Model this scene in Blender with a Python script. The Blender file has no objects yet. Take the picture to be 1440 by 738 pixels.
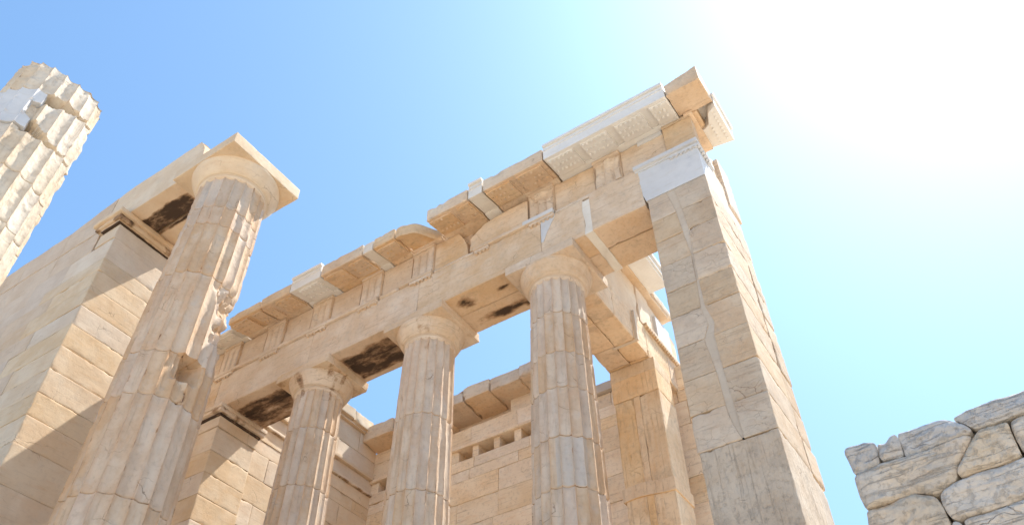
import bpy, math, random
import numpy as np
from mathutils import Matrix, Vector

# ------------------------------------------------------------------ camera
scene = bpy.context.scene
COL = scene.collection
YAW, PITCH, ROLL, FPX = -0.57122533, 0.8036641, -0.01075202, 1146.4093
fw = Vector((math.sin(YAW)*math.cos(PITCH), math.cos(YAW)*math.cos(PITCH), math.sin(PITCH)))
rt0 = Vector((math.cos(YAW), -math.sin(YAW), 0)); up0 = rt0.cross(fw)
rt = math.cos(ROLL)*rt0 + math.sin(ROLL)*up0
up = -math.sin(ROLL)*rt0 + math.cos(ROLL)*up0
cd = bpy.data.cameras.new('camera'); cam = bpy.data.objects.new('camera', cd); COL.objects.link(cam)
cam.matrix_world = Matrix(((rt.x, up.x, -fw.x, 0), (rt.y, up.y, -fw.y, 0), (rt.z, up.z, -fw.z, 0), (0, 0, 0, 1)))
cd.sensor_width = 36.0; cd.lens = FPX/1440*36; cd.clip_start = 0.05; cd.clip_end = 5000
scene.camera = cam
# ------------------------------------------------------------------ light
SUN = Vector((0.47, 1.0, 1.80)).normalized()
EL = math.asin(SUN.z); AZ = math.atan2(SUN.x, SUN.y)          # azimuth from +Y towards +X
world = bpy.data.worlds.new('World'); scene.world = world; world.use_nodes = True
nt = world.node_tree; bg = nt.nodes['Background']
sky = nt.nodes.new('ShaderNodeTexSky'); sky.sky_type = 'NISHITA'; sky.sun_disc = False
sky.sun_elevation = EL; sky.sun_rotation = AZ
sky.altitude = 0; sky.air_density = 1.0; sky.dust_density = 2.5; sky.ozone_density = 8.0
# sky colour graded by gamma and tint to imitate thin haze: softer contrast between the aureole and the far sky, everywhere alike
gm = nt.nodes.new('ShaderNodeGamma'); gm.inputs[1].default_value = .58; nt.links.new(sky.outputs[0], gm.inputs[0])
sky_tint = nt.nodes.new('ShaderNodeMix'); sky_tint.data_type = 'RGBA'; sky_tint.blend_type = 'MULTIPLY'; sky_tint.inputs[0].default_value = 1; sky_tint.inputs[7].default_value = (1.14, 1.62, 2.0, 1)
nt.links.new(gm.outputs[0], sky_tint.inputs[6]); nt.links.new(sky_tint.outputs[2], bg.inputs[0]); bg.inputs[1].default_value = 0.15
sl = bpy.data.lights.new('sun', 'SUN'); sl.energy = 4.6; sl.angle = math.radians(0.55); sl.color = (1.0, 0.94, 0.84)
so = bpy.data.objects.new('sun', sl); COL.objects.link(so)
so.rotation_euler = SUN.to_track_quat('Z', 'Y').to_euler(); so.location = (10, 20, 40)
scene.view_settings.view_transform = 'Standard'; scene.view_settings.look = 'None'
scene.view_settings.exposure = 0.76; scene.view_settings.gamma = 1.0
scene.view_settings.use_curve_mapping = False
scene.render.engine = 'CYCLES'
scene.cycles.max_bounces = 8; scene.cycles.diffuse_bounces = 6

# ------------------------------------------------------------------ noise
def _hash(ix, iy, iz):
    h = (ix*374761393 + iy*668265263 + iz*2147483647 + 1013904223) & 0xffffffff
    h = ((h ^ (h >> 13))*1274126177) & 0xffffffff
    h = ((h ^ (h >> 16))*2246822519) & 0xffffffff
    return ((h ^ (h >> 15)) & 0xffffff)/float(0xffffff)
def vnoise(P):
    P = np.asarray(P, float); I = np.floor(P).astype(np.int64); F = P - I; F = F*F*F*(F*(F*6-15)+10)
    r = 0
    for dx in (0, 1):
        for dy in (0, 1):
            for dz in (0, 1):
                w = (F[:, 0] if dx else 1-F[:, 0])*(F[:, 1] if dy else 1-F[:, 1])*(F[:, 2] if dz else 1-F[:, 2])
                r = r + w*_hash(I[:, 0]+dx, I[:, 1]+dy, I[:, 2]+dz)
    return r
def fbm(P, oct=3):
    P = np.asarray(P, float); a = .5; s = 0; t = 0
    for o in range(oct):
        s = s + a*vnoise(P*(2.03**o) + 17.3*o); t += a; a *= .5
    return s/t                                                  # 0..1, mean .5
def sstep(a, b, x): t = np.clip((x-a)/(b-a), 0, 1); return t*t*(3-2*t)

# ------------------------------------------------------------------ mesh collector
class MB:
    def __init__(s): s.v = []; s.f = []; s.st = []; s.to = []; s.n = 0
    def add(s, V, F, stain=None, tone=None):
        V = np.asarray(V, float); m = len(V)
        s.v.append(V); s.f += [tuple(int(i)+s.n for i in q) for q in F]
        s.st.append(np.zeros(m) if stain is None else np.broadcast_to(np.asarray(stain, float), (m,)))
        s.to.append(np.zeros(m) if tone is None else np.broadcast_to(np.asarray(tone, float), (m,)))
        s.n += m
    def build(s, name, mat, parent=None, smooth=True, ang=38):
        V = np.concatenate(s.v); me = bpy.data.meshes.new(name)
        base = Vector((0, 0, 0))
        if parent is not None:
            p = parent
            while p is not None: base += p.location; p = p.parent
            V = V - np.array(base)
        else:
            c = (V.min(0)+V.max(0))/2; c[2] = V[:, 2].min(); V = V - c
        me.from_pydata(V.tolist(), [], s.f); me.update()
        for nm, A in (('stain', s.st), ('tone', s.to)):
            at = me.attributes.new(nm, 'FLOAT', 'POINT'); at.data.foreach_set('value', np.concatenate(A).astype(np.float32))
        if smooth:
            me.polygons.foreach_set('use_smooth', [True]*len(me.polygons))
            try: me.set_sharp_from_angle(angle=math.radians(ang))
            except Exception: pass
        me.materials.append(mat)
        o = bpy.data.objects.new(name, me); COL.objects.link(o)
        if parent is not None: o.parent = parent
        else: o.location = tuple(float(a) for a in c)
        return o

def axis_coords(a, b, res, fine=True):
    L = b-a
    e = [0, .012, .035] if (fine and L > .16) else ([0, .012] if (fine and L > .05) else [0])
    m0, m1 = e[-1], L-e[-1]
    n = max(1, int(round((m1-m0)/res)))
    c = e[:-1] + list(np.linspace(m0, m1, n+1)) + [L-q for q in reversed(e[:-1])]
    return a + np.array(c)

def block(mb, x0, x1, y0, y1, z0, z1, res=.08, r=.01, chip=.05, rough=.005, seed=0, tone=0, stain=0,
          post=None, tonef=None, stainf=None, freq=3.0, thr=.6, rx=None, ry=None, rz=None, keep=None):
    """weathered rectangular stone: welded lattice on a box, edges rounded and chipped by noise"""
    X = axis_coords(x0, x1, rx or res); Y = axis_coords(y0, y1, ry or res); Z = axis_coords(z0, z1, rz or res)
    nx, ny, nz = len(X), len(Y), len(Z)
    quads = []
    def face(a, n1, n2, mk, flip):
        i, j = np.meshgrid(np.arange(n1-1), np.arange(n2-1), indexing='ij'); i = i.ravel(); j = j.ravel()
        q = [mk(i, j), mk(i+1, j), mk(i+1, j+1), mk(i, j+1)]
        if flip: q = q[::-1]
        quads.append(np.stack(q, 1))
    key = lambda i, j, k: (i*ny + j)*nz + k
    face(0, nx, ny, lambda i, j: key(i, j, 0*i), True); face(0, nx, ny, lambda i, j: key(i, j, 0*i+nz-1), False)
    face(0, nx, nz, lambda i, j: key(i, 0*i, j), False); face(0, nx, nz, lambda i, j: key(i, 0*i+ny-1, j), True)
    face(0, ny, nz, lambda i, j: key(0*i, i, j), True); face(0, ny, nz, lambda i, j: key(0*i+nx-1, i, j), False)
    Q = np.concatenate(quads); U, inv = np.unique(Q, return_inverse=True); inv = inv.reshape(Q.shape)
    k = U % nz; j = (U//nz) % ny; i = U//(nz*ny)
    P = np.stack([X[i], Y[j], Z[k]], 1)
    lo = np.array([x0, y0, z0]); hi = np.array([x1, y1, z1]); half = (hi-lo).min()/2
    n1 = fbm(P*freq*1.9 + seed*7.13, 4)
    rr = r*(.35 + .8*n1) + np.clip((n1-thr-.03)*9, 0, 1)*chip*.8
    rr = np.minimum(rr, half*.92)[:, None]
    q = np.clip(P, lo+rr, hi-rr); v = P-q; L = np.linalg.norm(v, axis=1, keepdims=True); N = v/np.maximum(L, 1e-9)
    P2 = q + N*rr
    P2 = P2 + N*(rough*2*(fbm(P*7+seed*3.1, 3)-.5))[:, None]
    if post is not None: P2 = post(P2, P)
    to = tone + (tonef(P2) if tonef else 0) + 0*P2[:, 0]
    st = stain + (stainf(P2) if stainf else 0) + 0*P2[:, 0]
    mb.add(P2, inv, st, to)

def lathe(mb, cx, cy, prof, n=96, tone=0, stainf=None, amp=.004, seed=0, chipf=None):
    th = np.arange(n)/n*2*np.pi; R = np.array([p[0] for p in prof]); Z = np.array([p[1] for p in prof])
    T, RR = np.meshgrid(th, R, indexing='xy'); _, ZZ = np.meshgrid(th, Z, indexing='xy')
    P = np.stack([cx+RR.ravel()*np.cos(T.ravel()), cy+RR.ravel()*np.sin(T.ravel()), ZZ.ravel()], 1)
    d = amp*2*(fbm(P*6+seed, 3)-.5)
    if chipf is not None: d = d - chipf(T.ravel(), P)
    P[:, 0] += d*np.cos(T.ravel()); P[:, 1] += d*np.sin(T.ravel())
    F = []
    for a in range(len(prof)-1):
        for b in range(n):
            c = (b+1) % n; F.append((a*n+b, a*n+c, (a+1)*n+c, (a+1)*n+b))
    mb.add(P, F, stainf(P) if stainf else None, tone)

# ------------------------------------------------------------------ materials
def marble(name, cream, light, ochre, grey, ochre_amt=.5, grey_amt=.35, rough=.8, bump=.5, vein=.5, isl=.12, streak=None, pit=.5, netv=0):
    m = bpy.data.materials.new(name); m.use_nodes = True; t = m.node_tree; N = t.nodes; Lk = t.links.new
    bs = N['Principled BSDF']
    geo = N.new('ShaderNodeNewGeometry'); pos = geo.outputs['Position']; isl_out = geo.outputs['Random Per Island']
    def math_(op, a, b=None, c=None, clamp=False):
        n = N.new('ShaderNodeMath'); n.operation = op; n.use_clamp = clamp
        for k, x in enumerate((a, b, c)):
            if x is None: continue
            if isinstance(x, (int, float)): n.inputs[k].default_value = x
            else: Lk(x, n.inputs[k])
        return n.outputs[0]
    def noise(scale, detail=4, rough_=.55, vec=None, dist=0):
        n = N.new('ShaderNodeTexNoise'); n.inputs['Scale'].default_value = scale; n.inputs['Detail'].default_value = detail
        n.inputs['Roughness'].default_value = rough_; n.inputs['Distortion'].default_value = dist
        Lk(vec if vec is not None else vpos, n.inputs['Vector']); return n.outputs[0]
    def ramp(x, a, b, c=0., d=1.):
        n = N.new('ShaderNodeMapRange'); n.interpolation_type = 'SMOOTHSTEP'
        for k, vv in ((1, a), (2, b), (3, c), (4, d)): n.inputs[k].default_value = vv
        Lk(x, n.inputs[0]); return n.outputs[0]
    def mix(f, a, b):
        n = N.new('ShaderNodeMix'); n.data_type = 'RGBA'
        for s_, x in ((n.inputs[0], f), (n.inputs[6], a), (n.inputs[7], b)):
            if isinstance(x, (int, float)): s_.default_value = x
            elif isinstance(x, tuple): s_.default_value = (*x, 1)
            else: Lk(x, s_)
        return n.outputs[2]
    def vscale(sc, src=None):
        n = N.new('ShaderNodeMapping'); n.inputs['Scale'].default_value = sc; Lk(src or vpos, n.inputs['Vector']); return n.outputs[0]
    # each stone gets its own stretch of pattern
    off = N.new('ShaderNodeVectorMath'); off.operation = 'ADD'; Lk(pos, off.inputs[0])
    cb = N.new('ShaderNodeCombineXYZ'); r10 = math_('MULTIPLY', isl_out, 37.0)
    for k in range(3): Lk(r10, cb.inputs[k])
    Lk(cb.outputs[0], off.inputs[1]); vpos = off.outputs[0]
    at = N.new('ShaderNodeAttribute'); at.attribute_name = 'tone'; tone = at.outputs['Fac']
    as_ = N.new('ShaderNodeAttribute'); as_.attribute_name = 'stain'; stain = as_.outputs['Fac']
    col = mix(ramp(noise(1.7, 5), .38, .64), cream, light)
    # bedding streaks of the marble
    st = noise(2.2, 6, .62, vscale(streak or (1.0, 1.0, 5.0)), .6)
    col = mix(math_('MULTIPLY', ramp(st, .52, .70), .45), col, ochre)
    oc = math_('ADD', ramp(noise(1.1, 6, .6), .5, .72), math_('MULTIPLY', tone, 1.2))
    col = mix(math_('MULTIPLY', oc, ochre_amt, clamp=True), col, ochre)
    gm = math_('SUBTRACT', ramp(noise(2.6, 7, .65), .52, .70), math_('MULTIPLY', tone, 1.0))
    col = mix(math_('MULTIPLY', gm, grey_amt, clamp=True), col, grey)
    fd = noise(16, 8, .72); col = mix(math_('MULTIPLY', ramp(fd, .50, .70), .40*min(1, pit*2)), col, (.37, .285, .21))
    col = mix(math_('MULTIPLY', ramp(fd, .50, .32), .30*min(1, pit*2)), col, light)
    # thin foliation lines that run with the bed of each stone
    fo = noise(3.0, 9, .70, vscale((streak[0]*2, streak[1]*2, streak[2]*.6) if streak else (.55, .55, 13.0)), .4)
    col = mix(math_('MULTIPLY', ramp(fo, .55, .64), .38*min(1, pit*2)), col, (.36, .26, .18))
    # per-stone value
    hsv = N.new('ShaderNodeHueSaturation'); Lk(col, hsv.inputs['Color'])
    Lk(math_('ADD', math_('MULTIPLY', isl_out, 2*isl), 1-isl), hsv.inputs['Value'])
    Lk(math_('ADD', math_('MULTIPLY', math_('FRACT', math_('MULTIPLY', isl_out, 7.77)), .35), .82), hsv.inputs['Saturation'])
    col = hsv.outputs[0]
    # hairline cracks and veins
    dis = N.new('ShaderNodeVectorMath'); dis.operation = 'ADD'; Lk(vscale((1, 1, 1.9)), dis.inputs[0])
    nz = N.new('ShaderNodeTexNoise'); nz.inputs['Scale'].default_value = 2.5; nz.inputs['Detail'].default_value = 5; Lk(vpos, nz.inputs['Vector'])
    vm = N.new('ShaderNodeVectorMath'); vm.operation = 'SCALE'; Lk(nz.outputs['Color'], vm.inputs[0]); vm.inputs['Scale'].default_value = .55
    Lk(vm.outputs[0], dis.inputs[1])
    vo = N.new('ShaderNodeTexVoronoi'); vo.feature = 'DISTANCE_TO_EDGE'; vo.inputs['Scale'].default_value = 1.5; Lk(dis.outputs[0], vo.inputs['Vector'])
    crack = math_('MULTIPLY', ramp(vo.outputs['Distance'], .0, .013, 1, 0), ramp(noise(1.6, 3), .54, .66))
    if netv:
        v2 = N.new('ShaderNodeTexVoronoi'); v2.feature = 'DISTANCE_TO_EDGE'; v2.inputs['Scale'].default_value = 3.6; Lk(dis.outputs[0], v2.inputs['Vector'])
        c2 = math_('MULTIPLY', ramp(v2.outputs['Distance'], .0, .02, .75, 0), ramp(noise(1.9, 5), .50, .62)); crack = math_('MAXIMUM', crack, c2)
    col = mix(math_('MULTIPLY', crack, vein), col, (.20, .12, .075))
    # reddish lichen smears and dark pits
    sm = ramp(noise(9, 8, .75), .60, .72); col = mix(math_('MULTIPLY', math_('MULTIPLY', sm, ramp(noise(1.3, 3), .45, .65)), .45*pit/.5), col, (.36, .235, .165))
    pt = ramp(noise(34, 4, .6), .70, .76); pm = ramp(noise(2.1, 3), .42, .62)
    pits = math_('MULTIPLY', pt, pm); col = mix(math_('MULTIPLY', pits, pit), col, (.16, .11, .08))
    # soot, water stain, socket shade and other dark marks where painted by the mesh
    sn = math_('ADD', stain, math_('MULTIPLY', math_('SUBTRACT', noise(3.4, 9, .68, vscale((.55, 1.3, 1))), .5), 1.7))
    col = mix(math_('MULTIPLY', ramp(sn, .22, .52), math_('MINIMUM', math_('MULTIPLY', stain, 6.0), .75)), col, (.30, .16, .075))
    col = mix(math_('MULTIPLY', ramp(sn, .42, .76), math_('MINIMUM', math_('MULTIPLY', stain, 6.0), .96)), col, (.050, .030, .019))
    Lk(col, bs.inputs['Base Color'])
    bs.inputs['Roughness'].default_value = rough; bs.inputs['Specular IOR Level'].default_value = .25
    # relief
    h = math_('ADD', math_('MULTIPLY', noise(6, 8, .62), .8), math_('MULTIPLY', noise(38, 5, .7), .18))
    h = math_('SUBTRACT', h, math_('MULTIPLY', crack, .35)); h = math_('SUBTRACT', h, math_('MULTIPLY', pits, .25))
    h = math_('ADD', h, math_('MULTIPLY', st, .35)); h = math_('SUBTRACT', h, math_('MULTIPLY', ramp(fo, .55, .64), .12)); h = math_('SUBTRACT', h, math_('MULTIPLY', ramp(fd, .5, .7), .18))
    b = N.new('ShaderNodeBump'); b.inputs['Strength'].default_value = bump; b.inputs['Distance'].default_value = .035
    Lk(h, b.inputs['Height']); Lk(b.outputs[0], bs.inputs['Normal'])
    return m
OLD = marble('old_marble', (.62, .465, .32), (.70, .565, .43), (.62, .41, .235), (.48, .425, .36), isl=.045, ochre_amt=.45)
COLM = marble('column_marble', (.575, .42, .29), (.66, .525, .395), (.595, .385, .24), (.54, .475, .41), .45, .5, streak=(2.5, 2.5, .7), isl=.04, bump=.6, pit=.32, vein=.7)
WHC = marble('pale_column_marble', (.64, .535, .41), (.71, .62, .50), (.61, .46, .31), (.57, .52, .45), .35, .45, streak=(2.5, 2.5, .7), isl=.04, bump=.7, pit=.3)
WALLM = marble('wall_marble', (.66, .505, .345), (.72, .585, .43), (.65, .45, .275), (.57, .48, .385), .35, .3, isl=.04, bump=.3, pit=.22, vein=.6)
FACEM = marble('dressed_wall_face_marble', (.60, .455, .325), (.65, .515, .385), (.59, .41, .27), (.52, .425, .34), .4, .3, isl=.02, bump=.4, pit=.3)
PILM = marble('pier_marble', (.55, .41, .28), (.62, .495, .36), (.54, .355, .215), (.43, .35, .27), .45, .55, isl=.08, vein=.6, netv=1)
PILV = marble('pier_foot_marble', (.56, .43, .30), (.63, .51, .38), (.51, .355, .23), (.42, .34, .26), .5, .6, isl=.04, vein=.5, streak=(6.0, 6.0, .5), pit=.75, bump=.8)
OCH = marble('ochre_marble', (.67, .50, .335), (.74, .595, .43), (.68, .435, .235), (.53, .44, .34), .5, .35, isl=.05, bump=.8)
OCHV = marble('ochre_pier_marble', (.67, .495, .32), (.73, .58, .41), (.66, .42, .22), (.47, .38, .28), .5, .6, isl=.05, bump=.8, streak=(6.0, 6.0, .5), vein=.25)
NEW = marble('new_white_marble', (.57, .57, .575), (.63, .625, .62), (.55, .52, .47), (.47, .485, .51), .15, .6, rough=.6, bump=.15, vein=.06, isl=.03, pit=.12)
NEWC = marble('new_cornice_marble', (.70, .675, .635), (.76, .735, .69), (.68, .62, .53), (.62, .61, .60), .25, .4, rough=.6, bump=.15, vein=.06, isl=.04, pit=.12)
PATCHL = marble('light_repair_stone', (.68, .63, .56), (.74, .70, .63), (.66, .57, .46), (.62, .58, .52), .3, .3, bump=.2, vein=.1, isl=.05, pit=.15)
BACKM = marble('inner_wall_marble', (.80, .635, .45), (.85, .71, .54), (.74, .51, .31), (.60, .53, .43), .4, .35, isl=.07)
PATCH = marble('pale_repair_mortar', (.56, .475, .385), (.61, .53, .44), (.55, .43, .32), (.50, .44, .38), .3, .4, bump=.25, vein=.1, isl=.05, pit=.2)
ROUGH = marble('rough_wall_stone', (.66, .555, .43), (.74, .64, .52), (.64, .49, .34), (.54, .485, .42), .5, .35, bump=1.0, isl=.06, vein=.35, pit=.22)
ROUGHG = marble('grey_capping_stone', (.545, .50, .445), (.61, .57, .52), (.57, .48, .38), (.43, .415, .40), .25, .8, bump=1.0, isl=.04, vein=.35, pit=.28)
GROUND = marble('ground_rock', (.66, .55, .42), (.72, .62, .49), (.62, .48, .34), (.55, .49, .43), .4, .4, isl=0)

# ------------------------------------------------------------------ things
def thing(name, label, cat, loc, group=None):
    o = bpy.data.objects.new(name, None); COL.objects.link(o); o.location = loc; o.empty_display_size = .3
    o['label'] = label; o['category'] = cat
    if group: o['group'] = group
    o['kind'] = 'thing'
    return o
def struct(o): o['kind'] = 'structure'; return o
H = 3.85                                                         # level of the temple floor above the lens

# ---- setting: ground, floor platform, stairs (all below the frame, they bounce the light)
g = MB(); S = 1500; g.add([(-S, -S, -1.6), (S, -S, -1.6), (S, S, -1.6), (-S, S, -1.6)], [(0, 1, 2, 3)])
struct(g.build('ground', GROUND, smooth=False))
def plain(mb, x0, x1, y0, y1, z0, z1):
    V = [(x, y, z) for x in (x0, x1) for y in (y0, y1) for z in (z0, z1)]
    mb.add(V, [(0, 1, 3, 2), (4, 6, 7, 5), (0, 4, 5, 1), (2, 3, 7, 6), (0, 2, 6, 4), (1, 5, 7, 3)])
g = MB()
plain(g, -30, -1.60, 7.85, 15.5, -1.59, H-.004); plain(g, -30, -8.7, -12, 7.846, -1.59, H-.006)
struct(g.build('temple_platform', GROUND, smooth=False))
g = MB()
for k in range(18):
    zt = H-.004-.30*(k+1)
    if zt < -1.5: break
    plain(g, -8.7+.36*k, -8.7+.36*(k+1), -12, 7.84, -1.59, zt)
struct(g.build('stairs', GROUND, smooth=False))

# ---- columns
def shaft(mb, cx, cy, z0, z1, R0, R1, Hh, joints, seed, nf=20, per=9, dz=.06, depth=.135, damage=None, topf=None,
          tonef=None, stainf=None, arris=1.0, phase=0.0):
    th = np.arange(nf*per)/(nf*per)*2*np.pi + phase
    zs = list(np.arange(z0, z1, dz)) + [z1]; jr = []
    for j in joints:
        zs = [z for z in zs if abs(z-j) > .035] + [j-.03, j-.010, j, j+.010, j+.03]; jr.append(j)
    zs = np.array(sorted(zs)); nt_ = len(th)
    Z, T = np.meshgrid(zs, th, indexing='ij'); Z = Z.ravel(); T = T.ravel()
    f = (Z-z0)/Hh; R = R0 + (R1-R0)*(f*.82 + .18*f*f)
    ph = ((T-phase)/(2*np.pi)*nf) % 1.0; t = 1-np.abs(2*ph-1)     # 0 on arris, 1 mid flute
    fl = depth*R*(1-(1-t)**2)**.75*(1-0)
    fl *= .62
    P0 = np.stack([cx+R*np.cos(T), cy+R*np.sin(T), Z], 1)
    n = fbm(P0*np.array([3.2, 3.2, 1.6])+seed, 3); n2 = fbm(P0*np.array([16, 16, 9])+seed*2, 3)
    er = sstep(.60, .74, n)*.60*arris + .07                       # how far arrises are worn down
    worn = np.maximum(fl, depth*R*.62*er*(.55+.6*n2))
    d = worn + .010*(n2-.5)
    wob = np.zeros(len(Z)); g_ = np.zeros(len(Z))
    for j in jr:
        m_ = np.abs(Z-j) < .034; wob[m_] = (.03*(fbm(np.stack([T*2, 0*T+j*5, 0*T+seed], 1), 3)-.5))[m_]
        g_[np.abs(Z-j) < .004] = 1
        m2 = np.abs(Z-j) < .02
        d = d + np.where(m2 & ~(np.abs(Z-j) < .004), .006*np.clip(n2*4-1.2, 0, 2), 0)
    d = d + g_*.022
    flute_tone = .9*np.clip(1-t/.3, 0, 1)*(.4+n)-.25*np.clip(t*2-1, 0, 1)  # arris patina, with the flutes' light and shade also put into the tone
    st = .30*(t < .08)*sstep(.40, .62, n2)
    if damage is not None:
        dd, ss = damage(T, Z, P0); d = d + dd; st = st + ss
    Z2 = Z + wob
    if topf is not None: Z2 = np.minimum(Z2, topf(T, P0))
    R = np.maximum(R-d, .05)
    V = np.stack([cx+R*np.cos(T), cy+R*np.sin(T), Z2], 1)
    F = []; nz_ = len(zs)
    i, j = np.meshgrid(np.arange(nz_-1), np.arange(nt_), indexing='ij'); i = i.ravel(); j = j.ravel(); k = (j+1) % nt_
    F = np.stack([i*nt_+j, i*nt_+k, (i+1)*nt_+k, (i+1)*nt_+j], 1).tolist()
    # closing fan on top
    top = np.arange((nz_-1)*nt_, nz_*nt_); V = np.vstack([V, [[cx, cy, V[top, 2].mean()]]]); c = len(V)-1
    F += [(int(a), int(b), c) for a, b in zip(top, np.roll(top, -1))]
    add = np.array([0.])
    mb.add(V, F, np.concatenate([st + g_*.35 + (stainf(V[:-1]) if stainf else 0), add]),
           np.concatenate([(tonef(T, Z, P0) if tonef else 0*Z) + flute_tone, add]))
def wrap(a): return (a+np.pi) % (2*np.pi)-np.pi
def bump2(T, Z, t0, z0, wt, wz):                                 # soft box mask in degrees / metres
    a = np.abs(wrap(T-math.radians(t0)))/math.radians(wt); b = np.abs(Z-z0)/wz
    return np.clip(1-np.maximum(a, b)**4, 0, 1)

def doric(label, cx, cy, ztop, R0, R1, Rech, neck, abt, abh, joints, seed, group=None, damage=None, tonef=None, capstain=None,
          per=9, dz=.06, arris=1.0, abx=None, cap_mat=COLM, ab_post=None, echchip=None):
    t = thing('fluted_column', label, 'column', (cx, cy, H), group)
    m = MB(); shaft(m, cx, cy, H, neck, R0, R1, neck-H, joints, seed, per=per, dz=dz, damage=damage, tonef=tonef, arris=arris,
                    stainf=capstain)
    m.build('shaft', COLM, t, ang=27)
    e0, e1 = neck, abt-abh; hh = e1-e0; m = MB()
    prof = [(R1*.90, e0-.03), (R1*.985, e0-.004), (R1*1.0, e0+.012)]
    for k in range(3):
        b = e0+.022+k*.020*hh/.37; r_ = R1*(1.0+.014*k); prof += [(r_, b), (r_+.012, b+.006), (r_+.012, b+.013)]
    b = prof[-1][1]; r_ = prof[-1][0]
    for q in np.linspace(.06, 1, 12):
        prof.append((r_ + (Rech-r_)*min(1, (q*1.08))**.92*(1 if q < .93 else (1-.03*(q-.93)/.07)), b + (e1-b)*q**1.25))
    prof.append((Rech*.90, e1-.0015))
    lathe(m, cx, cy, prof, 120, seed=seed, amp=.006, stainf=capstain, chipf=echchip)
    m.build('echinus', cap_mat, t)
    ax0, ax1, ay0, ay1 = abx; m = MB()
    block(m, ax0, ax1, ay0, ay1, e1, abt-.003, res=.05, r=.008, chip=.035, rough=.004, seed=seed, tone=-.1, stainf=capstain, thr=.62, post=ab_post)
    m.build('abacus', cap_mat, t)
    return t

# column A (large, the intact one of the central portico)
def dmgA(T, Z, P):
    n = fbm(P*5, 4); n3 = fbm(P*14, 3)
    dd = 0*T; ss = 0*T
    # big broken scar on the sunny flank
    c = 28 + 20*(9.2-Z); a = np.degrees(wrap(T)) - c
    m = sstep(9.65, 9.35, Z + .25*(n-.5))*sstep(7.95, 8.6, Z+.3*(n-.5))*sstep(-34, -8, a+30*(n-.5))*sstep(75, 40, a)
    dd += m*(.085 + .22*(n-.42) + .07*(n3-.5))
    # squared socket, its inner shade painted in as stain, with crack below
    a2 = np.degrees(wrap(T)); w = sstep(-27, -23, a2)*sstep(14, 9, a2)*sstep(7.36, 7.44, Z-.002*(a2+25))*sstep(7.86, 7.80, Z)
    dd += w*(.05+.34*sstep(-26, -2, a2)); ss += w*.16*sstep(-20, 0, a2)
    crk = np.exp(-((a2-(-8+9*np.sin(Z*9)))/2.0)**2)*sstep(6.98, 7.03, Z)*sstep(7.42, 7.36, Z)
    dd += crk*.03; ss += crk*.3
    # old cracks in the top drum
    return dd, ss
def toneA(T, Z, P):
    return .25*sstep(.45, .7, fbm(P*1.5+9, 3)) - .9*bump2(T, Z, -45, 11.6, 55, .42)
doric('thick weathered column under a projecting square slab, squared hole and scar in its shaft', -9.83, 5.45, 12.65, .745, .625, .83, 12.0, 12.65, .275,
      [11.17, 10.71, 9.5, 7.83, 7.03, 5.45], 3.3, group=None, damage=dmgA, tonef=toneA, per=10, dz=.045, arris=.85,
      abx=(-10.66, -9.0, 4.61, 6.28), cap_mat=WALLM)

# column F (left edge, broken top)
tF = thing('broken_column', 'broken fluted column without capital, cracked through and patched with white marble, leftmost', 'column', (-9.83, 2.05, H))
def dmgF(T, Z, P):
    n = fbm(P*4+5, 4); n3 = fbm(P*12+1, 3); a = np.degrees(wrap(T)); dd = .014*sstep(.5, .7, n)+.014*(n3-.5); ss = 0*T
    # upper split: wide at the patch, closing to the right
    zc = 10.30 + .0040*(a+22) + .05*(n-.5); hw = np.where(a < 35, .115*(1-sstep(-25, 40, a))+.018, .018)
    m = sstep(1, .82, np.abs(Z-zc)/hw)*sstep(-30, -24, a); dd += m*np.where(a < 35, .20*(1-sstep(-20, 45, a))+.05, .05)
    zc2 = 9.64 + .0006*(a+22) - .10*sstep(-22, 10, a) + .1*sstep(10, 60, a) + .05*(n-.5)
    hw = np.where(a < 30, .12*(1-sstep(-25, 25, a))+.018, .018)
    m = sstep(1, .82, np.abs(Z-zc2)/hw)*sstep(-30, -24, a); dd += m*(.14*(1-sstep(-20, 30, a))+.05)
    # recess that the white patch fills
    m = sstep(-22, -25, a)*sstep(-120, -110, a)*sstep(9.56, 9.60, Z)*sstep(10.44, 10.40, Z); dd += m*.075
    return dd, ss
def topF(T, P):
    a = np.degrees(wrap(T)); n = fbm(P*np.array([3, 3, .01])+2, 4)
    return 10.98 + .22*sstep(0, 80, np.abs(a+5)) + .09*(n-.5)
m = MB(); shaft(m, -9.83, 2.05, H, 11.45, .745, .655, 8.2, [8.76, 7.96, 6.6, 5.2], 8.1, per=10, dz=.03, damage=dmgF, topf=topF, arris=.9)
m.build('shaft', WHC, tF, ang=27)
m = MB()
zz = np.linspace(9.585, 10.415, 30); tt = np.radians(np.linspace(-118, -24, 80)); ZZ, TT = np.meshgrid(zz, tt, indexing='ij')
ad = np.degrees(TT)
f = (ZZ-H)/8.2; Rr = .745+(.655-.745)*f; Rr0 = Rr
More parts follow.
